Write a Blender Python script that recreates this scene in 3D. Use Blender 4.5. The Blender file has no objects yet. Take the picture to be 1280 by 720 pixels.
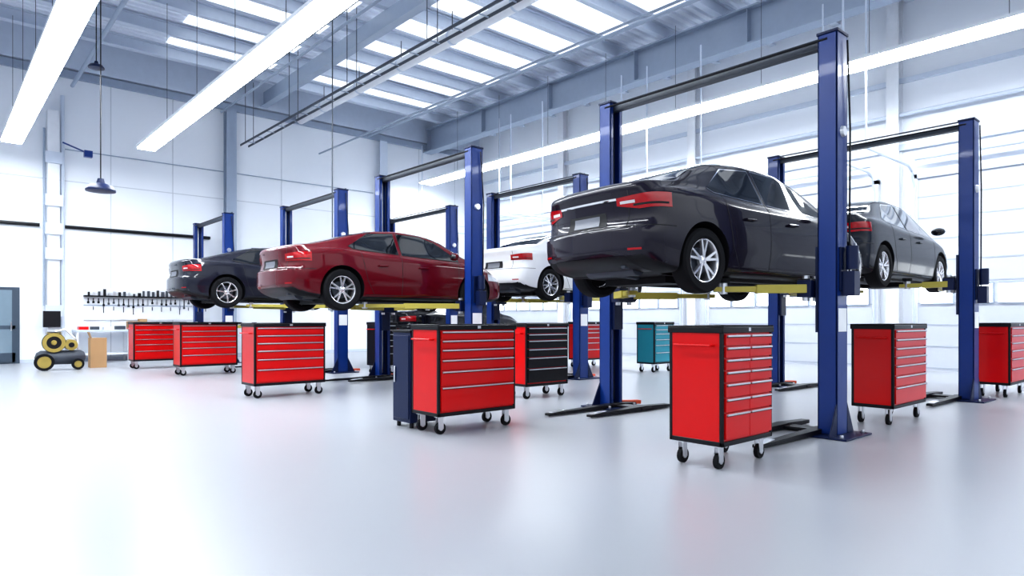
import bpy, bmesh, math, random
from mathutils import Vector, Matrix
random.seed(7)
S = bpy.context.scene
COL = S.collection

# ------------------------------------------------------------------ materials
def mat(name, col, rough=0.5, metal=0.0, coat=0.0, var=0.06, scale=6.0, emit=None, estr=0.0, spec=0.5, bump=0.0):
    m = bpy.data.materials.new(name); m.use_nodes = True
    nt = m.node_tree; b = nt.nodes['Principled BSDF']
    b.inputs['Roughness'].default_value = rough
    b.inputs['Metallic'].default_value = metal
    b.inputs['Coat Weight'].default_value = coat
    b.inputs['Coat Roughness'].default_value = 0.04
    b.inputs['Specular IOR Level'].default_value = spec
    tc = nt.nodes.new('ShaderNodeTexCoord')
    n = nt.nodes.new('ShaderNodeTexNoise'); n.inputs['Scale'].default_value = scale
    n.inputs['Detail'].default_value = 4
    nt.links.new(tc.outputs['Object'], n.inputs['Vector'])
    mx = nt.nodes.new('ShaderNodeMix'); mx.data_type = 'RGBA'
    c = Vector(col)
    mx.inputs[6].default_value = (*[max(0, v*(1-var)) for v in c], 1)
    mx.inputs[7].default_value = (*[min(1, v*(1+var)) for v in c], 1)
    nt.links.new(n.outputs['Fac'], mx.inputs[0])
    nt.links.new(mx.outputs[2], b.inputs['Base Color'])
    if bump:
        bp = nt.nodes.new('ShaderNodeBump'); bp.inputs['Strength'].default_value = bump
        bp.inputs['Distance'].default_value = 0.01
        nt.links.new(n.outputs['Fac'], bp.inputs['Height']); nt.links.new(bp.outputs[0], b.inputs['Normal'])
    if emit:
        b.inputs['Emission Color'].default_value = (*emit, 1)
        b.inputs['Emission Strength'].default_value = estr
    return m

M = {}
M['red'] = mat('cabinet_red_paint', (0.62, 0.003, 0.004), 0.30, coat=0.15, var=0.04, spec=.3)
M['black'] = mat('black_powdercoat', (0.006, 0.006, 0.009), 0.4, spec=.3)
M['rubber'] = mat('tyre_rubber', (0.006, 0.006, 0.008), 0.75, scale=40, spec=.25)
M['dark'] = mat('dark_underbody', (0.008, 0.008, 0.011), 0.6, scale=15, spec=.3)
M['steel'] = mat('brushed_steel', (0.72, 0.73, 0.76), 0.28, metal=1.0)
M['alloy'] = mat('alloy_rim', (0.80, 0.80, 0.82), 0.25, metal=0.85)
M['chrome'] = mat('chrome', (0.9, 0.9, 0.92), 0.08, metal=1.0)
M['blue'] = mat('lift_blue_paint', (0.003, 0.034, 0.20), 0.35, coat=0.15, spec=.4)
M['navy'] = mat('lift_navy_paint', (0.003, 0.011, 0.055), 0.4, spec=.35)
M['yellow'] = mat('arm_yellow', (0.46, 0.39, 0.07), 0.45)
M['orange'] = mat('pad_orange', (0.75, 0.10, 0.03), 0.5)
M['white'] = mat('white_paint', (0.80, 0.82, 0.86), 0.5)
M['doorpanel'] = mat('sectional_door_panel', (0.58, 0.61, 0.68), 0.5, var=.03)
M['doorline'] = mat('sectional_door_joint', (0.42, 0.46, 0.53), 0.5, var=.03)
M['label'] = mat('white_label', (0.85, 0.86, 0.88), 0.5)
M['glass'] = mat('tinted_glass', (0.006, 0.008, 0.012), 0.03, coat=.5, spec=0.5)
M['tail'] = mat('tail_lamp_red', (0.38, 0.002, 0.006), 0.12, coat=0.4)
M['tailw'] = mat('reverse_lamp_clear', (0.62, 0.58, 0.60), 0.1, coat=1.0)
M['head'] = mat('headlamp_clear', (0.55, 0.58, 0.62), 0.06, coat=1.0)
M['seam'] = mat('panel_gap', (0.003, 0.003, 0.005), 0.7)
M['greysteel'] = mat('grey_structural_steel', (0.34, 0.40, 0.50), 0.5)
M['lightsteel'] = mat('galvanised_joist', (0.60, 0.66, 0.76), 0.45, metal=0.1)
M['darksteel'] = mat('dark_conduit', (0.05, 0.06, 0.08), 0.5)
M['teal'] = mat('teal_paint', (0.01, 0.25, 0.33), 0.35)
M['card'] = mat('cardboard', (0.45, 0.28, 0.14), 0.8)
M['compyellow'] = mat('compressor_yellow', (0.36, 0.27, 0.06), 0.5, var=0.25, scale=9)
M['lamp'] = mat('fluorescent_diffuser', (0.9, 0.9, 0.9), 0.5, emit=(0.92, 0.965, 1.0), estr=17.0)
M['skyl'] = mat('skylight_panel', (0.9, 0.9, 0.9), 0.5, emit=(0.88, 0.94, 1.0), estr=0.5)
M['winb'] = mat('frosted_window', (0.9, 0.92, 0.95), 0.2, emit=(0.93, 0.97, 1.0), estr=1.5)
M['doorglass'] = mat('door_glass', (0.20, 0.27, 0.33), 0.08, coat=0.5)
M['doorframe'] = mat('door_frame', (0.05, 0.075, 0.11), 0.4)
M['plate'] = mat('licence_plate', (0.16, 0.17, 0.20), 0.4)

# ------------------------------------------------------------------ helpers
def finish(me, ang=34):
    bm = bmesh.new(); bm.from_mesh(me)
    bmesh.ops.remove_doubles(bm, verts=bm.verts, dist=1e-5)
    a = math.radians(ang)
    for f in bm.faces: f.smooth = True
    for e in bm.edges:
        if len(e.link_faces) == 2:
            e.smooth = e.calc_face_angle(0) < a and True
    bm.to_mesh(me); bm.free()

def empty(name, loc=(0, 0, 0), rz=0.0):
    o = bpy.data.objects.new(name, None); o.location = loc; o.rotation_euler = (0, 0, rz)
    o.empty_display_size = 0.2
    COL.objects.link(o); return o

class MB:
    def __init__(s): s.v=[]; s.f=[]; s.m=[]; s.mats=[]
    def mi(s, m):
        if m not in s.mats: s.mats.append(m)
        return s.mats.index(m)
    def add(s, vs, fs, m):
        b = len(s.v); s.v += [tuple(v) for v in vs]; k = s.mi(m)
        for f in fs: s.f.append([b+i for i in f]); s.m.append(k)
    def box(s, x0, x1, y0, y1, z0, z1, m):
        vs = [(x0,y0,z0),(x1,y0,z0),(x1,y1,z0),(x0,y1,z0),(x0,y0,z1),(x1,y0,z1),(x1,y1,z1),(x0,y1,z1)]
        s.add(vs, [(0,3,2,1),(4,5,6,7),(0,1,5,4),(1,2,6,5),(2,3,7,6),(3,0,4,7)], m)
    def bar(s, a, b, w, h, m, w2=None, h2=None):
        a=Vector(a); b=Vector(b); d=(b-a).normalized()
        up=Vector((0,0,1)) if abs(d.z)<0.95 else Vector((1,0,0))
        r=d.cross(up).normalized(); u=r.cross(d)
        w2=w if w2 is None else w2; h2=h if h2 is None else h2
        vs=[]
        for p,ww,hh in ((a,w,h),(b,w2,h2)):
            for i,j in ((-1,-1),(1,-1),(1,1),(-1,1)): vs.append(p+r*(i*ww/2)+u*(j*hh/2))
        s.add(vs, [(0,3,2,1),(4,5,6,7),(0,1,5,4),(1,2,6,5),(2,3,7,6),(3,0,4,7)], m)
    def cyl(s, a, b, r, m, n=16, r2=None):
        a=Vector(a); b=Vector(b); d=(b-a).normalized()
        up=Vector((0,0,1)) if abs(d.z)<0.95 else Vector((1,0,0))
        e=d.cross(up).normalized(); u=e.cross(d); r2=r if r2 is None else r2
        vs=[]
        for p,rr in ((a,r),(b,r2)):
            for i in range(n):
                t=2*math.pi*i/n; vs.append(p+e*(rr*math.cos(t))+u*(rr*math.sin(t)))
        fs=[(i,(i+1)%n,n+(i+1)%n,n+i) for i in range(n)]
        fs.append(tuple(range(n-1,-1,-1))); fs.append(tuple(range(n,2*n)))
        s.add(vs, fs, m)
    def tube(s, pts, r, m, n=10):
        for a,b in zip(pts[:-1], pts[1:]): s.cyl(a,b,r,m,n)
    def lathe(s, prof, o, ax, m, n=32):
        o=Vector(o); ax=Vector(ax).normalized()
        up=Vector((0,0,1)) if abs(ax.z)<0.9 else Vector((1,0,0))
        e=ax.cross(up).normalized(); u=e.cross(ax)
        vs=[]; k=len(prof)
        for i in range(n):
            t=2*math.pi*i/n
            for r,h in prof: vs.append(o+ax*h+(e*math.cos(t)+u*math.sin(t))*r)
        fs=[]
        for i in range(n):
            j=(i+1)%n
            for q in range(k-1): fs.append((i*k+q, j*k+q, j*k+q+1, i*k+q+1))
        s.add(vs, fs, m)
    def obj(s, name, parent=None, loc=(0,0,0), rz=0.0, bevel=0.0, ang=34):
        me=bpy.data.meshes.new(name); me.from_pydata(s.v, [], s.f)
        for m in s.mats: me.materials.append(m)
        for p,k in zip(me.polygons, s.m): p.material_index=k
        bm=bmesh.new(); bm.from_mesh(me)
        a=math.radians(ang)
        for f in bm.faces: f.smooth=True
        bm.normal_update()
        for e in bm.edges:
            if len(e.link_faces)==2: e.smooth = e.calc_face_angle(0) < a
        bm.to_mesh(me); bm.free()
        o=bpy.data.objects.new(name, me); o.location=loc; o.rotation_euler=(0,0,rz)
        COL.objects.link(o)
        if parent: o.parent=parent
        if bevel:
            b=o.modifiers.new('bevel','BEVEL'); b.width=bevel; b.segments=2; b.limit_method='ANGLE'
        return o

def mono(keys):
    xs=[k[0] for k in keys]; ys=[k[1] for k in keys]; n=len(xs)
    d=[(ys[i+1]-ys[i])/(xs[i+1]-xs[i]) for i in range(n-1)]
    m=[d[0]]+[0 if d[i-1]*d[i]<=0 else 2*d[i-1]*d[i]/(d[i-1]+d[i]) for i in range(1,n-1)]+[d[-1]]
    def f(x):
        if x<=xs[0]: return ys[0]
        if x>=xs[-1]: return ys[-1]
        i=0
        while x>xs[i+1]: i+=1
        h=xs[i+1]-xs[i]; t=(x-xs[i])/h
        return (2*t**3-3*t*t+1)*ys[i]+(t**3-2*t*t+t)*h*m[i]+(-2*t**3+3*t*t)*ys[i+1]+(t**3-t*t)*h*m[i+1]
    return f

# ------------------------------------------------------------------ car
def wheel(mb, x, y, z, side, R=0.33, spokes=5, split=True):
    w=0.105
    o=(x,y,z); ax=(0,side,0)
    tyre=[(0.225,-w*0.8),(0.25,-w),(R-0.03,-w),(R-0.006,-w*0.8),(R,-w*0.45),(R,w*0.45),(R-0.006,w*0.8),(R-0.03,w),(0.245,w*0.98),(0.222,w*0.82)]
    mb.lathe(tyre,o,ax,M['rubber'],40)
    rim=[(0.222,-w*0.8),(0.205,-w*0.5),(0.20,w*0.55),(0.212,w*0.78),(0.226,w*0.84),(0.228,w*0.7)]
    mb.lathe(rim,o,ax,M['alloy'],40)
    mb.lathe([(0.0,-0.02),(0.20,-0.02)],o,ax,M['dark'],32)
    mb.lathe([(0.0,0.012),(0.13,0.012),(0.14,0.0),(0.14,-0.02)],o,ax,M['darksteel'],32)
    mb.lathe([(0.0,w*0.72),(0.03,w*0.70),(0.055,w*0.60),(0.06,w*0.3)],o,ax,M['alloy'],20)
    for i in range(spokes):
        for k in ((-1,1) if split else (0,)):
            t=2*math.pi*i/spokes+0.3
            a=Vector((x+math.cos(t)*0.04, y+side*w*0.55, z+math.sin(t)*0.04))
            t2=t+k*0.20
            b=Vector((x+math.cos(t2)*0.213, y+side*w*0.70, z+math.sin(t2)*0.213))
            mb.bar(a,b,0.042 if not split else 0.036,0.03,M['alloy'],0.034 if not split else 0.026,0.022)

def build_car(paint, loc, style='sedan', spokes=5, split=True, yaw=0.0, tail='wide', R=0.335):
    root=empty('car', loc, yaw)
    # local origin: centre line, below the rear axle, at tyre contact height
    L=4.50; W=0.87; rw=0.90; fw=3.57
    OX=-rw
    if style=='coupe':
        ztop=mono([(0,0.99),(.12,1.03),(.4,1.06),(.7,1.13),(1.2,1.28),(1.7,1.385),(2.1,1.41),(2.55,1.385),(2.88,1.31),(3.26,1.10),(3.5,.98),(3.9,.92),(4.25,.82),(L,.70)])
        zsh=mono([(0,.90),(.3,.97),(.8,1.0),(1.5,.95),(2.5,.91),(3.3,.88),(3.7,.84),(4.15,.77),(L,.64)])
    else:
        ztop=mono([(0,1.06),(.10,1.10),(.38,1.125),(.60,1.155),(1.00,1.345),(1.42,1.465),(1.95,1.505),(2.5,1.485),(2.85,1.40),(3.24,1.18),(3.5,1.02),(3.9,.95),(4.25,.85),(L,.72)])
        zsh=mono([(0,.98),(.3,1.04),(.7,1.05),(1.5,1.0),(2.5,.955),(3.3,.92),(3.7,.87),(4.15,.80),(L,.66)])
    hw=mono([(0,.81),(.25,.85),(.65,.868),(2.2,.873),(3.75,.868),(4.15,.835),(L,.75)])
    zb=mono([(0,.30),(.25,.23),(.8,.19),(3.8,.19),(4.3,.2),(L,.25)])
    rear=mono([(.15,.16),(.33,.045),(.42,.0),(.62,.0),(.67,.045),(.75,.065),(.9,.05),(1.0,.02),(1.06,.0),(1.15,.03)])
    nose=mono([(.2,.09),(.3,.0),(.5,.0),(.6,.04),(.7,.12),(.85,.24)])
    def prof(x):
        h=hw(x); b=zb(x); s=zsh(x); t=ztop(x); g=t-s; u=min(1,g/.46)
        yb=h*.905; wt=yb-.03-.195*u
        r=.10; ins=0
        for dd in (x, L-x):
            if dd<r: q=1-dd/r; ins=r*.55*(1-math.sqrt(max(0,1-q*q)))
        P=[(0,b),(h*.55,b),(h*.88,b),(h*.955,b+.05),(h*.975,b+.16),(h*1.0,.48),(h*1.0,s-.30),(h*.985,s-.15),(h*.978,s-.075),(h*.95,s-.02),
           (yb,s+g*.03),(yb+(wt-yb)*.55,s+g*.48),(wt+.01,s+g*.83),(wt-.04,s+g*.955),(wt*.7,s+g*.985),(wt*.35,t),(0,t)]
        for _ in range(2):
            Q=[P[0]]
            for a,c in zip(P[:-1],P[1:]):
                Q.append((a[0]*.75+c[0]*.25,a[1]*.75+c[1]*.25)); Q.append((a[0]*.25+c[0]*.75,a[1]*.25+c[1]*.75))
            Q.append(P[-1]); P=Q
        zc=(b+t)/2; H=(t-b)/2
        return [(p[0]*(h-ins)/h, zc+(p[1]-zc)*(H-ins)/H) for p in P], zc
    def warp(x,y,z):
        fr=max(0,1-x/.8)**1.6; ff=max(0,1-(L-x)/1.0)**1.5
        return (x+fr*(.19*abs(y/W)**2.8+rear(z))-ff*(.32*abs(y/W)**2.3+nose(z)), y, z)
    xs=[0,.006,.02,.045,.08,.12]; x=.17
    while x<L-.14: xs.append(x); x+=.05
    xs+= [L-.12,L-.08,L-.045,L-.02,L-.006,L]
    bm=bmesh.new(); rings=[]
    for x in xs:
        P,zc=prof(x)
        pts=P+[(-p[0],p[1]) for p in reversed(P[1:-1])]
        rings.append(([bm.verts.new(warp(x,p[0],p[1])) for p in pts],pts,zc))
    N=len(rings[0][0])
    def bridge(a,c):
        for i in range(N):
            j=(i+1)%N; bm.faces.new((a[i],c[i],c[j],a[j]))
    for r0,r1 in zip(rings[:-1],rings[1:]): bridge(r0[0],r1[0])
    for (ring,pts,zc),x in ((rings[0],0),(rings[-1],L)):
        prev=ring; K=18
        for k in range(1,K):
            s=1-k/K
            cur=[bm.verts.new(warp(x,p[0]*s,zc+(p[1]-zc)*s)) for p in pts]
            bridge(prev,cur); prev=cur
        ctr=bm.verts.new(warp(x,0,zc))
        for i in range(N): bm.faces.new((prev[i],prev[(i+1)%N],ctr))
    bmesh.ops.recalc_face_normals(bm, faces=bm.faces)
    bm.normal_update()
    for f in bm.faces:
        f.smooth=True
        f.material_index = 1 if f.normal.z<-.6 and f.calc_center_median().z<.45 else 0
    base=bm.copy()
    me=bpy.data.meshes.new('body'); bm.to_mesh(me); bm.free()
    me.materials.append(paint); me.materials.append(M['dark'])
    tmp=bpy.data.objects.new('tmpbody', me); COL.objects.link(tmp)
    cut=MB()
    for xx in (rw,fw):
        for sd in (-1,1):
            cut.cyl((xx,sd*.55,R+.012),(xx,sd*1.2,R+.012),R+.045,paint,48)
    cme=bpy.data.meshes.new('cut'); cme.from_pydata(cut.v,[],cut.f); cme.materials.append(paint); cme.materials.append(M['dark'])
    for p in cme.polygons: p.material_index=1
    cb=bmesh.new(); cb.from_mesh(cme); bmesh.ops.recalc_face_normals(cb,faces=cb.faces); cb.to_mesh(cme); cb.free()
    co=bpy.data.objects.new('tmpcut',cme); COL.objects.link(co)
    md=tmp.modifiers.new('b','BOOLEAN'); md.operation='DIFFERENCE'; md.object=co; md.solver='EXACT'
    bpy.context.view_layer.update()
    dg=bpy.context.evaluated_depsgraph_get()
    nm=bpy.data.meshes.new_from_object(tmp.evaluated_get(dg))
    if len(nm.polygons)<500: nm=me.copy()
    bpy.data.objects.remove(tmp); bpy.data.objects.remove(co)
    finish(nm,38)
    body=bpy.data.objects.new('body',nm); COL.objects.link(body); body.parent=root; body.location.x=OX

    def patch(name, planes, m, off=.004):
        b=base.copy()
        for c,nrm in planes:
            g=b.verts[:]+b.edges[:]+b.faces[:]
            bmesh.ops.bisect_plane(b, geom=g, plane_co=c, plane_no=nrm, clear_outer=True, dist=1e-6)
        if not b.faces: b.free(); return
        b.normal_update()
        for v in b.verts: v.co += v.normal*off
        for f in b.faces: f.material_index=0; f.smooth=True
        pm=bpy.data.meshes.new(name); b.to_mesh(pm); b.free(); pm.materials.append(m)
        o=bpy.data.objects.new(name,pm); COL.objects.link(o); o.parent=root; o.location.x=OX
    def pl2(poly, mk):
        cx=sum(p[0] for p in poly)/len(poly); cz=sum(p[1] for p in poly)/len(poly); out=[]
        for i in range(len(poly)):
            a=poly[i]; c=poly[(i+1)%len(poly)]
            n=(c[1]-a[1], -(c[0]-a[0]))
            if n[0]*(cx-a[0])+n[1]*(cz-a[1])>0: n=(-n[0],-n[1])
            out.append((mk(a[0],a[1]), mk(n[0],n[1])))
        return out
    def side(name, poly, m, off=.004):
        for sd in (-1,1):
            patch(name, [((0,sd*.35,0),(0,-sd,0))]+pl2(poly,lambda a,b:(a,0,b)), m, off)
    def back(name, poly, m, off=.004, x0=-1, x1=.5, both=False):
        polys=[poly]+([[(-p[0],p[1]) for p in poly]] if both else [])
        for pp in polys:
            patch(name, [((x1,0,0),(1,0,0)),((x0,0,0),(-1,0,0))]+pl2(pp,lambda a,b:(0,a,b)), m, off)
    def thin(a,b,w=.004):
        d=Vector((b[0]-a[0],b[1]-a[1])).normalized(); n=Vector((-d.y,d.x))*w
        return [(a[0]+n.x,a[1]+n.y),(b[0]+n.x,b[1]+n.y),(b[0]-n.x,b[1]-n.y),(a[0]-n.x,a[1]-n.y)]
    sed=style=='sedan'
    dz=0.005 if sed else -.05
    du=.025 if sed else 0
    tm=M['chrome'] if sed else M['seam']
    g1=[(1.04,1.105+dz),(1.48,1.345+dz+du),(1.96,1.385+dz+du),(1.96,1.015+dz),(1.12,1.06+dz)]
    g2=[(2.04,1.01+dz),(2.04,1.388+dz+du),(2.52,1.372+dz+du),(2.80,1.285+dz+du),(3.24,1.01+dz),(3.24,.965+dz)]
    def grow(p,k):
        cx=sum(a[0] for a in p)/len(p); cz=sum(a[1] for a in p)/len(p)
        return [(a[0]+k*(1 if a[0]>cx else -1),a[1]+k*(1 if a[1]>cz else -1)) for a in p]
    for g in (g1,g2):
        side('window_trim',grow(g,.012),tm,.0025); side('side_window',g,M['glass'],.0045)
    back('rear_window',[(-.64,1.165+dz),(.64,1.165+dz),(.54,1.415+dz+du),(-.54,1.415+dz+du)],M['glass'],.004,.45,1.55)
    back('windscreen',[(-.68,1.03+dz),(.68,1.03+dz),(.53,1.40+dz),(-.53,1.40+dz)],M['glass'],.004,2.65,3.65)
    zt=.81+dz*.8
    if tail=='wide':
        back('tail_lamp',[(.42,zt+.045),(.42,zt+.12),(.95,zt+.165),(.95,zt+.02),(.66,zt-.0)],M['tail'],.006,-1,.40,True)
        back('lamp_insert',[(.60,zt+.03),(.60,zt+.05),(.95,zt+.065),(.95,zt+.045)],M['seam'],.008,-1,.36,True)
        back('reverse_lamp',[(.46,zt+.058),(.46,zt+.085),(.62,zt+.09),(.62,zt+.06)],M['tailw'],.008,-1,.5,True)
        back('trunk_chrome',[(-.42,zt+.10),(.42,zt+.10),(.42,zt+.122),(-.42,zt+.122)],M['chrome'] ,.008)
    else:
        back('tail_lamp',[(.50,zt-.0),(.50,zt+.11),(.95,zt+.15),(.95,zt+.0)],M['tail'],.006,-1,.38,True)
        back('lamp_insert',[(.50,zt+.01),(.50,zt+.02),(.95,zt+.045),(.95,zt+.03)],M['seam'],.008,-1,.36,True)
        back('reverse_lamp',[(.55,zt+.045),(.55,zt+.07),(.68,zt+.07),(.68,zt+.045)],M['tailw'],.008,-1,.5,True)
    for hp in ([(.42,.56),(.42,.66),(.95,.74),(.95,.60)],):
        for q in (hp,[(-p[0],p[1]) for p in hp]):
            patch('headlamp',[((3.9,0,0),(-1,0,0))]+pl2(q,lambda a,b:(0,a,b)),M['head'],.005)
    patch('grille',[((4.1,0,0),(-1,0,0))]+pl2([(-.45,.38),(.45,.38),(.38,.60),(-.38,.60)],lambda a,b:(0,a,b)),M['black'],.005)
    back('lower_bumper',[(-.62,.18),(.62,.18),(.52,.36),(-.52,.36)],M['black'],.004,-1,.4)
    back('plate_recess',[(-.30,.665),(.30,.665),(.27,.81),(-.27,.81)],M['seam'],.003)
    back('licence_plate',[(-.19,.68),(.19,.68),(.19,.785),(-.19,.785)],M['plate'],.007)
    back('bumper_gap',thin((-.95,.645),(.95,.645)),M['seam'],.002,-1,.45)
    back('trunk_gap',thin((.54,.64),(.56,1.0)),M['seam'],.002,-1,.3,True)
    back('reflector',[(.58,.41),(.58,.43),(.72,.43),(.72,.41)],M['tail'],.005,-1,.3,True)
    for a,b in (((2.00,.27),(2.00,1.0+dz)),((3.18,.28),(3.21,.97+dz)),((1.34,.50),(1.22,1.03+dz)),((1.47,.28),(1.34,.50)),((1.32,.265),(3.2,.265))):
        side('door_gap',thin(a,b),M['seam'],.0015)
    side('sill_trim',[(1.37,.19),(3.1,.19),(3.1,.225),(1.37,.225)],M['black'],.006)
    base.free()
    def P(mb,n):
        o=mb.obj(n,root); o.location.x=OX; return o
    mb=MB()
    for sd in (-1,1):
        for xx in (1.54,2.34):
            mb.cyl((xx,sd*.885,.80+dz),(xx+.17,sd*.885,.805+dz),.013,paint,10)
            mb.cyl((xx,sd*.86,.80+dz),(xx,sd*.885,.80+dz),.012,paint,8); mb.cyl((xx+.17,sd*.86,.805+dz),(xx+.17,sd*.885,.805+dz),.012,paint,8)
    P(mb,'door_handles')
    for sd in (-1,1):
        bm2=bmesh.new(); bmesh.ops.create_uvsphere(bm2,u_segments=20,v_segments=12,radius=1)
        for v in bm2.verts:
            v.co=Vector((v.co.x*.075, v.co.y*.11, v.co.z*.068))
            v.co+=Vector((3.02,sd*.965,1.03+dz))
        for f in bm2.faces:
            f.smooth=True; f.material_index=1 if f.calc_center_median().x<2.975 else 0
        mm=bpy.data.meshes.new('wing_mirror'); bm2.to_mesh(mm); bm2.free(); mm.materials.append(paint); mm.materials.append(M['glass'])
        o=bpy.data.objects.new('wing_mirror',mm); COL.objects.link(o); o.parent=root; o.location.x=OX
    mb=MB()
    for xx in (rw,fw):
        for sd in (-1,1): wheel(mb,xx,sd*(W-.118),R,sd,R,spokes,split)
    P(mb,'wheels')
    u=MB()
    u.cyl((rw,-.7,R),(rw,.7,R),.04,M['dark'],10); u.cyl((fw,-.7,R),(fw,.7,R),.035,M['dark'],10)
    u.cyl((.35,-.45,.27),(.35,.25,.27),.09,M['darksteel'],18)
    u.tube([(.35,-.1,.22),(1.3,0,.17),(3.1,0,.17)],.035,M['darksteel'])
    u.cyl((.16,-.42,.27),(.35,-.40,.27),.028,M['darksteel'],14)
    u.box(.75,1.15,-.45,.45,.12,.22,M['dark']); u.box(3.2,3.9,-.4,.4,.11,.22,M['dark'])
    for sd in (-1,1):
        u.bar((rw,sd*.35,.2),(rw+.5,sd*.6,.2),.06,.05,M['dark']); u.box(1.35,3.1,sd*.62-.04,sd*.62+.04,.15,.2,M['dark'])
    zr=ztop(1.8)
    u.bar((1.72,0,zr+.005),(1.88,0,zr+.012),.03,.035,M['black'])
    P(u,'underbody')
    return root

def paintm(name,c,metal=0,rough=.25,coat=.6): return mat(name,c,rough,metal=metal,coat=coat,var=.03,spec=.12)
P_char=paintm('paint_charcoal_plum',(.012,.009,.019)); P_mar=paintm('paint_maroon',(.105,.002,.008))
P_wht=paintm('paint_white',(.80,.81,.83),0,.3); P_gry=paintm('paint_graphite',(.018,.021,.030),coat=.25)
P_nav=paintm('paint_midnight',(.012,.013,.024)); P_blk=paintm('paint_black',(.006,.006,.010))
build_car(P_char,(6.00,4.60,1.47),'sedan',5,True,tail='wide',yaw=-.10)
build_car(P_mar,(4.98,10.6,1.35),'coupe',5,True,tail='narrow')
build_car(P_wht,(9.70,10.65,1.60),'sedan',6,True,tail='narrow')
build_car(P_gry,(11.1,4.75,1.70),'sedan',5,True,tail='wide')
build_car(P_nav,(4.83,15.6,1.46),'coupe',7,False,tail='narrow')
build_car(P_blk,(10.15,15.6,.40),'coupe',5,True,tail='narrow')

# ------------------------------------------------------------------ two-post lift
def lift(X, Y0, Y1, z, pads, H=4.16, floor_arms=True):
    root=empty('car_lift',(X,(Y0+Y1)/2,0))
    hy=(Y1-Y0)/2
    for sd in (-1,1):
        mb=MB(); yo=sd*hy
        w=.125; dpt=.10
        mb.box(-w,w,min(yo+sd*dpt,yo+sd*(dpt-.02)),max(yo+sd*dpt,yo+sd*(dpt-.02)),.02,H,M['blue'])
        for sx in (-1,1):
            mb.box(min(sx*w,sx*(w-.02)),max(sx*w,sx*(w-.02)),yo-dpt,yo+dpt,.02,H,M['blue'])
            a=yo-sd*dpt; mb.box(min(sx*w,sx*(w-.06)),max(sx*w,sx*(w-.06)),min(a,a+sd*.02),max(a,a+sd*.02),.02,H,M['blue'])
        mb.box(-w-.01,w+.01,yo-dpt-.01,yo+dpt+.01,H,H+.03,M['navy'])
        mb.obj('column',root,bevel=.006)
        mb=MB()
        mb.box(-.32,.32,yo-.27,yo+.27,0,.02,M['navy'])
        for sx in (-1,1):
            vs=[(sx*.125,yo+sd*.085,.02),(sx*.29,yo+sd*.085,.02),(sx*.125,yo+sd*.085,.34),(sx*.125,yo+sd*.10,.02),(sx*.29,yo+sd*.10,.02),(sx*.125,yo+sd*.10,.34)]
            mb.add(vs,[(0,1,2),(5,4,3),(0,3,4,1),(1,4,5,2),(2,5,3,0)],M['navy'])
        for bx in (-.26,.26):
            for by in (-.2,.2): mb.cyl((bx,yo+by,.02),(bx,yo+by,.05),.018,M['steel'],8)
        if floor_arms:
            for k,(x0,x1) in enumerate(((-1.35,.35),(-1.05,.55))):
                yy=yo-sd*(.12+.42*k)
                mb.bar((0.0,yy,.04),(x0,yy,.03),.13,.06,M['black'],.08,.03)
                mb.bar((0.0,yy,.04),(x1,yy,.03),.13,.06,M['black'],.10,.04)
                mb.bar((x0+.28,yy,.066),(x0+.05,yy,.05),.08,.01,M['steel'])
            mb.box(-.10,.10,min(yo-sd*.62,yo),max(yo-sd*.62,yo),.02,.05,M['black'])
            mb.bar((.2,yo,.05),(.50,yo-sd*.1,.04),.10,.05,M['orange'])
        mb.obj('base',root,bevel=.004)
        mb=MB()
        a=yo-sd*dpt
        mb.box(-.09,.09,min(a-sd*.04,yo+sd*.06),max(a-sd*.04,yo+sd*.06),z-.45,z+.45,M['navy'])
        mb.box(-.17,.17,min(a-sd*.05,a-sd*.20),max(a-sd*.05,a-sd*.20),z-.08,z+.10,M['navy'])
        mb.box(-.17,.17,min(a-sd*.06,a-sd*.19),max(a-sd*.06,a-sd*.19),z+.10,z+.115,M['black'])
        mb.cyl((0,yo+sd*.02,.1),(0,yo+sd*.02,H-.05),.022,M['steel'],12)
        mb.cyl((.07,yo,.1),(.07,yo,H-.05),.008,M['darksteel'],6)
        for sx in (-1,1): mb.cyl((sx*.12,a-sd*.125,z-.12),(sx*.12,a-sd*.125,z+.15),.035,M['steel'],14)
        mb.obj('carriage',root,bevel=.004)
        mb=MB()
        for sx,(px,py) in zip((-1,1),pads):
            s0=Vector((sx*.12,a-sd*.125,z+.01)); e=Vector((px-X, sd*py, z+.01))
            mid=s0.lerp(e,.6)
            mb.bar(s0,mid,.12,.09,M['yellow']); mb.bar(s0.lerp(e,.5),e,.085,.06,M['yellow'])
            mb.cyl(e-Vector((0,0,.05)),e+Vector((0,0,.07)),.045,M['steel'],14); mb.cyl(e+Vector((0,0,.07)),e+Vector((0,0,.12)),.07,M['rubber'],18)
            mb.bar(e+(e-s0).normalized()*.02,e+(e-s0).normalized()*.10,.10,.05,M['yellow'])
        mb.obj('swing_arms',root,bevel=.004)
    mb=MB()
    mb.box(-.045,.045,-hy,hy,H-.10,H-.02,M['darksteel'])
    mb.cyl((.12,-hy,H+.06),(.12,hy,H+.06),.012,M['darksteel'],8)
    mb.cyl((-.12,-hy,H-.05),(-.12,hy,H-.05),.014,M['black'],8)
    mb.obj('overhead_bar',root)
    mb=MB()
    yo=-hy-.10
    mb.box(-.08,.08,yo-.02,yo,1.5,1.95,M['navy']); mb.cyl((0.02,yo-.09,1.72),(0.02,yo-.09,1.96),.06,M['navy'],20)
    mb.box(-.05,.09,yo-.14,yo-.02,1.45,1.70,M['navy'])
    mb.box(-.10,.10,yo-.004,yo,1.08,1.32,M['label']); 
    mb.tube([(.10,yo-.03,1.7),(.12,yo-.03,3.2),(.05,yo-.03,4.1)],.010,M['black'],8)
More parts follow.
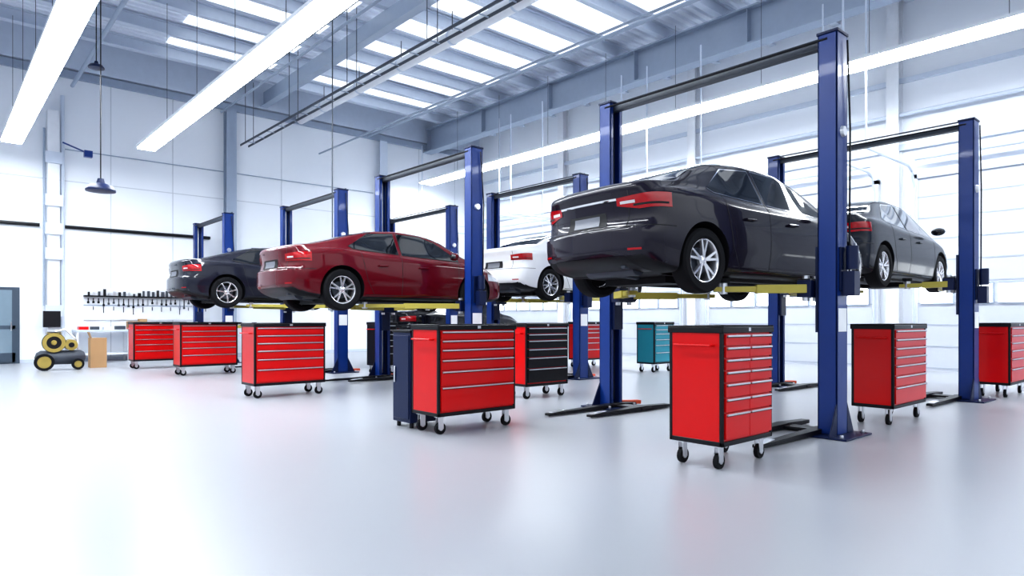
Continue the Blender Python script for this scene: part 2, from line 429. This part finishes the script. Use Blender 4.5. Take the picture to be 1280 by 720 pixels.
    mb.lathe([(.0,.03),(.05,.03),(.06,.0)],(0,yo,3.15),(0,-1,0),M['steel'],20)
    mb.obj('power_unit',root,bevel=.004)
lift(7.1,3.0,6.0,1.52,((6.45,.62),(8.1,.62)))
lift(7.1,9.08,12.15,1.43,((5.5,.62),(7.6,.62)))
lift(7.1,14.0,17.1,1.51,((5.4,.62),(7.4,.62)))
lift(6.3,19.2,21.9,1.0,((5.3,.62),(7.3,.62)),floor_arms=False)
lift(11.7,2.95,5.95,1.73,((11.6,.70),(13.3,.70)))
lift(10.05,9.3,12.1,1.65,((10.3,.62),(12.0,.62)))
lift(10.3,14.1,17.2,.45,((10.7,.62),(12.4,.62)),floor_arms=False)

# ------------------------------------------------------------------ tool cabinets
def cabinet(x, y, w=1.07, d=.5, top=1.155, rows=(.075,.075,.1,.1,.13,.17), cols=1, body='red', front=None, rz=0.0, name='tool_cabinet'):
    root=empty(name,(x,y,0),rz)
    body=M[body]; front=front and M[front] or body
    z0=.19; mb=MB(); t=.03
    mb.box(0.004,w-.004,.012,d-.004,z0+.02,top-.045,body)
    for cx in (0,w-t):
        for cy in (0,d-t): mb.box(cx,cx+t,cy,cy+t,z0,top-.04,M['black'])
    mb.box(0,w,0,t,z0,z0+.04,M['black']); mb.box(0,w,d-t,d,z0,z0+.04,M['black'])
    mb.box(0,t,0,d,z0,z0+.04,M['black']); mb.box(w-t,w,0,d,z0,z0+.04,M['black'])
    mb.box(-.01,w+.01,-.012,d+.01,top-.06,top-.012,M['black'])
    mb.box(-.01,.01,-.012,d+.01,top-.012,top,M['black']); mb.box(w-.01,w+.01,-.012,d+.01,top-.012,top,M['black']); mb.box(-.01,w+.01,d-.01,d+.01,top-.012,top,M['black'])
    mb.obj('carcass',root,bevel=.006)
    mb=MB(); zt=top-.07; avail=zt-(z0+.05); s=avail/sum(rows)
    for c in range(cols):
        xa=t+.006+(w-2*t-.006)*c/cols; xb=t+(w-2*t-.006)*(c+1)/cols
        z=zt
        for r in rows:
            h=r*s
            mb.box(xa,xb,-.012,.015,z-h+.009,z-.002,front)
            mb.box(xa+.01,xb-.01,-.028,-.010,z-.020,z-.006,M['steel'])
            mb.box(xa+.01,xb-.01,-.024,-.012,z-.026,z-.020,M['black'])
            z-=h
    mb.box(w*.48,w*.52,-.014,-.012,top-.047,top-.018,M['steel'])
    mb.obj('drawers',root,bevel=.003)
    mb=MB()
    for cx in (.08,w-.08):
        for cy in (.08,d-.08):
            mb.box(cx-.045,cx+.045,cy-.04,cy+.04,z0-.012,z0,M['steel'])
            for q in (-.022,.022): mb.box(cx-.035,cx+.03,cy+q-.003,cy+q+.003,.055,z0-.01,M['steel'])
            mb.cyl((cx+.0,cy-.018,.062),(cx+.0,cy+.018,.062),.062,M['rubber'],20)
            mb.cyl((cx+.0,cy-.026,.062),(cx+.0,cy+.026,.062),.024,M['steel'],12)
    mb.obj('casters',root)
    mb=MB()
    mb.tube([(-.0,.08,top-.16),(-.05,.08,top-.16),(-.05,d-.08,top-.16),(0,d-.08,top-.16)],.010,M['red'])
    mb.obj('side_handle',root)
    return root
cabinet(4.71,2.84,.80,.5,rows=(.09,.09,.09,.09,.11,.11,.20),cols=2)
cabinet(3.96,5.66,1.07,.5,rows=(.08,.08,.09,.10,.14,.22))
cabinet(3.71,10.13,1.15,.55,rows=(.09,.09,.09,.1,.12,.16))
cabinet(4.05,15.35,1.2,.55,rows=(.09,.09,.09,.1,.12,.16))
cabinet(3.75,18.2,1.2,.55,rows=(.09,.09,.09,.1,.12,.16))
cabinet(8.18,2.78,1.07,.46,rows=(.09,.09,.09,.09,.11,.11,.18),cols=1)
cabinet(12.47,2.60,1.07,.46,rows=(.09,.09,.09,.1,.12,.16))
cabinet(6.75,7.35,.9,.5,body='red',front='black')
cabinet(12.4,9.2,.75,.5,body='teal')
cabinet(12.3,11.3,.95,.5)
cabinet(7.4,12.9,.5,.45,body='black',front='black')
r=empty('side_locker',(3.98,6.22,0)); mb=MB()
mb.box(0,.45,0,.36,.06,1.06,M['navy']); mb.box(-.008,.458,-.008,.368,1.06,1.09,M['black'])
mb.box(-.012,0,.02,.34,.10,1.03,M['navy']); mb.box(-.03,-.012,.28,.30,.5,.68,M['steel'])
for cx in (.05,.40):
    for cy in (.05,.31): mb.cyl((cx,cy,0),(cx,cy,.06),.025,M['black'],10)
mb.obj('locker_body',r,bevel=.006)
# waste-oil drain under the third lift
r=empty('oil_drain_tank',(6.0,15.4,0)); mb=MB()
mb.cyl((0,0,.12),(0,0,.72),.22,M['navy'],24); mb.cyl((0,0,.72),(0,0,1.0),.03,M['steel'],12)
mb.lathe([(.03,0),(.26,.12),(.27,.13)],(0,0,1.0),(0,0,1),M['black'],28)
for a in range(4):
    t=a*math.pi/2+.6; mb.bar((0,0,.12),(math.cos(t)*.26,math.sin(t)*.26,.11),.04,.03,M['black']); mb.cyl((math.cos(t)*.26,math.sin(t)*.26-.015,.05),(math.cos(t)*.26,math.sin(t)*.26+.015,.05),.05,M['rubber'],14)
mb.obj('tank',r)

# ------------------------------------------------------------------ room shell
XL,XR,YF,YB,ZC=-6.0,18.0,-6.0,22.8,9.3
def floor_mat():
    m=bpy.data.materials.new('epoxy_floor'); m.use_nodes=True; nt=m.node_tree; b=nt.nodes['Principled BSDF']
    tc=nt.nodes.new('ShaderNodeTexCoord')
    n=nt.nodes.new('ShaderNodeTexNoise'); n.inputs['Scale'].default_value=.25; n.inputs['Detail'].default_value=2; n.inputs['Roughness'].default_value=.5
    nt.links.new(tc.outputs['Object'],n.inputs['Vector'])
    r=nt.nodes.new('ShaderNodeValToRGB'); r.color_ramp.elements[0].position=.2; r.color_ramp.elements[0].color=(.355,.37,.40,1)
    r.color_ramp.elements[1].position=.8; r.color_ramp.elements[1].color=(.38,.395,.425,1)
    nt.links.new(n.outputs['Fac'],r.inputs[0])
    nt.links.new(r.outputs[0],b.inputs['Base Color'])
    b.inputs['Roughness'].default_value=.31
    b.inputs['Specular IOR Level'].default_value=.45
    return m
mb=MB(); mb.box(XL,XR+.3,YF,YB+.3,-.2,0,floor_mat()); mb.obj('floor')
wallm=mat('white_wall_panel',(.83,.86,.91),.6,var=.02,scale=1.5)
deck=mat('roof_deck',(.74,.79,.88),.5,var=.08,scale=.8)
seamw=mat('wall_panel_joint',(.60,.63,.68),.6)
mb=MB(); mb.box(XL,XR+.3,YB,YB+.3,0,ZC,wallm); mb.obj('wall_back')
mb=MB()
for x in (-3,-.5,4.1,5.8,9.3,11.2,15,16.8): mb.box(x-.012,x+.012,YB-.008,YB,0,ZC,seamw)
for z in (5.2,): mb.box(XL,XR,YB-.008,YB,z-.012,z+.012,seamw)
mb.box(XL,XR,YB-.12,YB,8.15,8.36,M['greysteel']); mb.box(XL,XR,YB-.2,YB,8.4,9.3,M['lightsteel'])
mb.obj('trim_1')
mb=MB(); mb.box(XL,XR,YB-.02,YB,0,.10,M['lightsteel']); mb.obj('baseboard_back')
mb=MB(); mb.box(XR,XR+.3,YF,YB+.3,0,ZC,wallm); mb.obj('wall_right')
k=0
for yc in (-2.5,3.2,8.9,14.6,20.0):
    k+=1; hw_=2.35
    r=empty('door_%d'%k,(XR-.005,yc,0)); mb=MB()
    mb.box(-.10,0,-hw_,hw_,0,4.6,M['doorpanel'])
    for i in range(9):
        mb.box(-.108,-.10,-hw_,hw_,.05+i*.51,.08+i*.51,M['doorline'])
    mb.box(-.16,0,-hw_-.12,-hw_,0,4.7,M['white']); mb.box(-.16,0,hw_,hw_+.12,0,4.7,M['white']); mb.box(-.16,0,-hw_-.12,hw_+.12,4.6,4.75,M['lightsteel'])
    mb.obj('sectional_door',r)
    mb=MB()
    for i in range(6):
        a=-hw_+.12+i*.77
        mb.box(-.125,-.10,a,a+.66,1.60,2.02,M['winb']); mb.box(-.13,-.10,a-.03,a,1.57,2.05,M['greysteel']); mb.box(-.13,-.10,a,a+.66,2.02,2.05,M['greysteel']); mb.box(-.13,-.10,a,a+.66,1.57,1.60,M['greysteel'])
    mb.obj('door_lights',r)
    mb=MB()
    for sy in (-hw_-.05,hw_+.05):
        mb.tube([(-.2,sy,0),(-.2,sy,4.4),(-.35,sy,4.75),(-.6,sy,4.85),(-3.2,sy,4.85)],.03,M['lightsteel'],8)
        mb.cyl((-3.1,sy,4.85),(-3.1,sy,8.2),.02,M['lightsteel'],6)
    mb.cyl((-.3,-hw_,5.05),(-.3,hw_,5.05),.05,M['lightsteel'],12)
    mb.obj('door_tracks',r)
mb=MB()
for y in (.35,6.05,11.75,17.4): 
    mb.box(XR-.30,XR-.27,y-.14,y+.14,0,ZC,M['white']); mb.box(XR-.03,XR,y-.14,y+.14,0,ZC,M['white']); mb.box(XR-.28,XR-.02,y-.01,y+.01,0,ZC,M['white'])
mb.obj('trim_2')
mb=MB(); mb.box(XR-.10,XR,YF,YB,5.35,5.5,M['lightsteel']); mb.box(XR-.10,XR,YF,YB,7.0,7.12,M['lightsteel']); mb.cyl((XR-.2,YF,6.2),(XR-.2,YB,6.2),.05,M['lightsteel'],12)
mb.obj('trim_3')
vs=[];fs=[];n=0
y=YF
while y<YB+.3:
    for dy,dz in ((0,0),(.10,0),(.13,.06),(.23,.06),(.26,0)):
        vs+= [(XL,y+dy,ZC+dz),(XR+.3,y+dy,ZC+dz)]
    y+=.26
for i in range(len(vs)//2-1): fs.append((2*i,2*i+1,2*i+3,2*i+2))
mb=MB(); mb.add(vs,fs,deck); mb.box(XL,XR+.3,YF,YB+.3,ZC+.1,ZC+.2,deck); mb.obj('ceiling')
r=empty('roof_joists'); mb=MB()
y=-3.0
while y<YB-.5:
    mb.box(XL,XR,y-.09,y+.09,ZC-.03,ZC,M['lightsteel']); mb.box(XL,XR,y-.008,y+.008,ZC-.32,ZC-.03,M['lightsteel']); mb.box(XL,XR,y-.09,y+.09,ZC-.34,ZC-.32,M['lightsteel'])
    y+=1.75
mb.obj('joist_set',r)
k=0
for i,y0 in enumerate([-3+1.75*j for j in range(0,14)]):
    for (xa,xb) in ((5.2,8.3),(9.0,14.6)):
        k+=1
        mb=MB(); mb.box(xa,xb,y0+.3,y0+1.45,ZC-.02,ZC+.0,M['skyl']); mb.obj('window_%d'%k)
r=empty('roof_girder'); mb=MB()
gx=15.4
mb.box(gx-.2,gx+.2,YF,YB,8.02,8.07,M['greysteel']); mb.box(gx-.012,gx+.012,YF,YB,8.07,8.93,M['greysteel']); mb.box(gx-.2,gx+.2,YF,YB,8.92,8.96,M['greysteel'])
y=YF+.5
while y<YB: mb.box(gx-.19,gx+.19,y-.01,y+.01,8.07,8.92,M['greysteel']); y+=3.5
mb.obj('girder_beam',r)
r=empty('roof_girder'); mb=MB(); gx=8.6
mb.box(gx-.12,gx+.12,YF,YB,8.45,8.48,M['greysteel']); mb.box(gx-.01,gx+.01,YF,YB,8.48,8.96,M['greysteel']); mb.obj('girder_beam',r)
r=empty('cable_tray'); mb=MB(); tx=7.9
for dx in (-.13,.13): mb.box(tx+dx-.012,tx+dx+.012,0,YB-.35,6.96,7.02,M['darksteel'])
y=.2
while y<YB-.4: mb.box(tx-.13,tx+.13,y-.012,y+.012,6.96,6.98,M['greysteel']); y+=.8
y=1.
while y<YB-.4: mb.cyl((tx-.13,y,7.0),(tx-.13,y,ZC-.3),.010,M['darksteel'],6); mb.cyl((tx+.13,y,7.0),(tx+.13,y,ZC-.3),.010,M['darksteel'],6); y+=3.5
mb.obj('tray',r)
def pipe(pts,rad,m,name='air_pipe'):
    r=empty(name); b=MB(); b.tube(pts,rad,m); b.obj('pipe',r)
YE=YB-.22
pipe([(5.25,0,6.6),(5.25,YE,6.6)],.03,M['darksteel']); pipe([(5.45,0,6.6),(5.45,YE,6.6)],.02,M['darksteel'])
pipe([(6.2,0,7.6),(6.2,YE,7.6)],.06,M['lightsteel']); pipe([(10.6,-2,7.2),(10.6,YE,7.2)],.03,M['greysteel'])
pipe([(3.1,0,7.9),(3.1,YE,7.9)],.05,M['greysteel']); pipe([(12.6,-2,8.2),(12.6,YE,8.2)],.05,M['greysteel']); pipe([(7.2,0,8.0),(7.2,YE,8.0)],.035,M['greysteel'])
pipe([(XL,YB-.06,3.87),(2.35,YB-.06,3.87)],.05,M['black'],'wall_conduit'); pipe([(2.95,YB-.06,3.87),(6.9,YB-.06,3.87)],.05,M['black'],'wall_conduit')
pipe([(2.95,YB-.03,6.1),(12.9,YB-.03,6.1)],.015,M['greysteel'],'wall_conduit')
for yy in (5.5,8.7,14.0): pipe([(13.5,yy,1.9),(13.5,yy,7.6)],.02,M['lightsteel'],'drop_pipe')
pipe([(6.2,12.6,2.6),(6.2,12.6,7.5)],.012,M['darksteel'],'drop_pipe')
r=empty('ventilation_duct'); b=MB(); b.cyl((9.9,1,8.3),(9.9,YE,8.3),.17,M['white'],28)
y=1.5
while y<YE:
    b.cyl((9.9,y,8.3),(9.9,y+.06,8.3),.185,M['lightsteel'],28); b.cyl((9.9,y+.03,8.4),(9.9,y+.03,ZC-.33),.012,M['darksteel'],6); y+=2.4
b.obj('duct',r)

# ------------------------------------------------------------------ lamps
def strip(X,Y0,Y1,Z,w=.5):
    r=empty('strip_light',(X,0,Z)); mb=MB()
    y=Y0
    while y<Y1-.1:
        e=min(y+2.4,Y1)
        mb.box(-w/2,w/2,y+.01,e-.01,-.03,0.0,M['lamp']); mb.box(-w/2-.02,w/2+.02,y+.005,e-.005,0,.07,M['white'])
        mb.cyl((0,y+.3,.07),(0,y+.3,ZC-.34-Z),.006,M['darksteel'],6)
        y+=2.4
    mb.obj('fixture',r)
strip(1.62,4,21.4,5.8,.42)
strip(4.4,5.5,20,5.8,.42)
strip(14.8,-2,22,6.6,.6)
def pendant(x,y,z,s=1):
    r=empty('pendant_lamp',(x,y,z)); mb=MB()
    mb.lathe([(0,.20*s),(.05*s,.20*s),(.07*s,.12*s),(.18*s,.08*s),(.24*s,.0),(.24*s,-.03*s),(.12*s,-.05*s),(.0,-.05*s)],(0,0,0),(0,0,1),M['navy'],28)
    mb.cyl((0,0,.2*s),(0,0,ZC-z),.01,M['black'],8)
    mb.obj('shade',r)
pendant(2.34,13.9,3.55); pendant(2.5,15.3,6.2,.6)

# ------------------------------------------------------------------ back wall things
YW=YB-.01
r=empty('door_6',(1.35,YW,0)); mb=MB()
mb.box(-.55,.55,-.06,0,0,2.1,M['doorframe']); mb.box(-.45,.45,-.08,-.02,.05,2.02,M['doorglass'])
mb.box(-.45,.45,-.09,-.05,.05,.3,M['doorframe']); mb.box(-.45,.45,-.09,-.05,.95,1.05,M['doorframe']); mb.cyl((.36,-.12,.9),(.36,-.12,1.15),.015,M['steel'],8)
mb.box(-.45,-.38,-.09,-.05,.05,2.02,M['doorframe']); mb.box(.38,.45,-.09,-.05,.05,2.02,M['doorframe'])
mb.obj('door_leaf',r)
r=empty('utility_riser',(2.65,YW,0)); mb=MB()
mb.box(-.14,.14,-.28,0,0,7.1,M['white']); mb.cyl((.23,-.1,0),(.23,-.1,7.6),.05,M['lightsteel'],12); mb.cyl((-.20,-.1,1.6),(-.20,-.1,6.6),.03,M['greysteel'],10)
for z in (1.3,2.9,3.6,4.4,5.6): mb.box(-.2,.2,-.36,-.28,z,z+.32,M['lightsteel'])
mb.box(-.25,.15,-.40,-.28,1.0,1.45,M['black']); mb.bar((.2,-.4,6.2),(.7,-.7,5.95),.04,.04,M['blue']); mb.box(.65,.85,-.85,-.7,5.8,5.98,M['blue'])
mb.obj('riser',r)
r=empty('steel_column',(7.5,YW,0)); mb=MB(); mb.box(-.16,.16,-.3,-.27,0,8.1,M['greysteel']); mb.box(-.02,.02,-.27,0,0,8.1,M['greysteel']); mb.box(-.16,.16,-.03,0,0,8.1,M['greysteel']); mb.obj('column',r)
r=empty('steel_column',(13.2,YW,0)); mb=MB(); mb.box(-.16,.16,-.3,-.27,0,8.1,M['lightsteel']); mb.box(-.02,.02,-.27,0,0,8.1,M['lightsteel']); mb.obj('column',r)
r=empty('tool_rack',(0,YW,0)); mb=MB()
mb.box(3.4,6.9,-.18,0,1.88,1.92,M['black']); mb.box(3.4,6.9,-.03,0,1.20,2.15,M['white']); mb.box(3.4,6.9,-.05,-.03,1.62,1.65,M['greysteel'])
for i in range(26):
    x=3.5+i*.13; h=.06+.14*random.random(); mb.box(x,x+.04+.04*random.random(),-.12,-.05,1.92,1.92+h,random.choice([M['black'],M['steel'],M['darksteel'],M['darksteel']]))
    l=.10+.16*random.random(); c=random.choice([M['black'],M['darksteel'],M['steel'],M['black']])
    mb.box(x,x+.025,-.07,-.05,1.84-l,1.84,c); mb.box(x-.015,x+.04,-.075,-.05,1.84-l-.04,1.84-l+.02,c)
    if i%2: mb.box(x,x+.02,-.07,-.05,1.60-l,1.60,M['darksteel'])
mb.obj('rack',r)
r=empty('workbench',(3.1,22.0,0)); mb=MB()
mb.box(0,2.7,0,.72,.86,.92,M['lightsteel'])
for x in (.02,1.3,2.62):
    for y in (.03,.64): mb.box(x,x+.06,y,y+.06,0,.86,M['white'])
mb.box(.1,2.6,.1,.68,.2,.24,M['white'])
for i in range(8): x=.12+i*.31; mb.box(x,x+.18+.1*random.random(),.3,.6,.92,.98+.3*random.random(),random.choice([M['black'],M['white'],M['darksteel'],M['card'],M['red']]))
mb.obj('bench',r,bevel=.004)
r=empty('air_compressor',(2.1,19.2,0)); mb=MB()
mb.lathe([(0,-.12),(.12,-.08),(.17,0),(.17,.8),(.12,.88),(0,.92)],(-.1,0,.30),(1,0,0),M['darksteel'],24)
for x in (0,.65):
    mb.box(x-.03,x+.03,-.16,.16,0,.2,M['black'])
mb.lathe([(0,-.03),(.24,-.03),(.24,.03),(0,.03)],(.15,-.12,.66),(0,1,0),M['black'],24)
mb.lathe([(.15,-.05),(.23,-.05),(.23,-.035)],(.15,-.12,.66),(0,1,0),M['compyellow'],24)
mb.lathe([(0,-.06),(.05,-.06),(.06,-.03)],(.15,-.12,.66),(0,1,0),M['compyellow'],16)
mb.cyl((.5,-.16,.60),(.5,.2,.60),.13,M['compyellow'],20); mb.cyl((.5,-.18,.60),(.5,-.16,.60),.06,M['black'],16); mb.box(.05,.3,-.05,.15,.5,.92,M['darksteel'])
for i in range(5): mb.box(.03,.32,-.07,.17,.72+i*.04,.735+i*.04,M['compyellow'])
mb.tube([(.2,.05,.92),(.4,.05,.97),(.6,0,.75),(.66,0,.46)],.018,M['steel'])
mb.lathe([(.14,-.04),(.20,-.04),(.20,.04),(.14,.04)],(-.05,-.23,.205),(0,1,0),M['rubber'],24); mb.lathe([(0,-.03),(.14,-.03)],(-.05,-.23,.205),(0,1,0),M['compyellow'],24)
mb.lathe([(.08,-.04),(.13,-.04),(.13,.04),(.08,.04)],(.62,-.24,.14),(0,1,0),M['rubber'],24); mb.lathe([(0,-.03),(.08,-.03)],(.62,-.24,.14),(0,1,0),M['compyellow'],24)
mb.obj('compressor',r)
r=empty('cardboard_box',(3.05,19.4,0)); mb=MB(); mb.box(0,.35,0,.35,0,.75,M['card']); mb.box(.0,.35,.16,.19,.75,.753,M['label']); mb.bar((0,0,.75),(-.05,0,.9),.3,.01,M['card']); mb.obj('box',r)

# ------------------------------------------------------------------ camera / world
cd=bpy.data.cameras.new('camera'); cam=bpy.data.objects.new('camera',cd); COL.objects.link(cam)
cd.sensor_width=36; cd.lens=36*830/1280; cd.shift_y=40/1280; cd.clip_end=200
cam.location=(0,0,1.2); cam.rotation_euler=(math.radians(90),0,-math.atan2(730,830))
S.camera=cam
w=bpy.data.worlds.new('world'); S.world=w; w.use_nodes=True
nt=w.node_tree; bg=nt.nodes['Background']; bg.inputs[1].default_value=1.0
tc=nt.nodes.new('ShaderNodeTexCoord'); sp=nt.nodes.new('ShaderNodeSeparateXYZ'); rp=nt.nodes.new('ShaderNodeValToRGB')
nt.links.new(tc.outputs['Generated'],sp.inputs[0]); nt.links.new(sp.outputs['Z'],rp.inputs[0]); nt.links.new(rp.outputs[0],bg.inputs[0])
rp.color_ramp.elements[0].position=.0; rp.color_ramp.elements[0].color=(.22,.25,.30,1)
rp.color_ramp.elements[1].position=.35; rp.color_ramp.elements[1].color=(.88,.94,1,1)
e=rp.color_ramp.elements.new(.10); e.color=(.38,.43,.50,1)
S.view_settings.view_transform='Standard'
S.view_settings.exposure=0.9
try: S.view_settings.look='Medium High Contrast'
except Exception as ex: print('LOOK',ex)
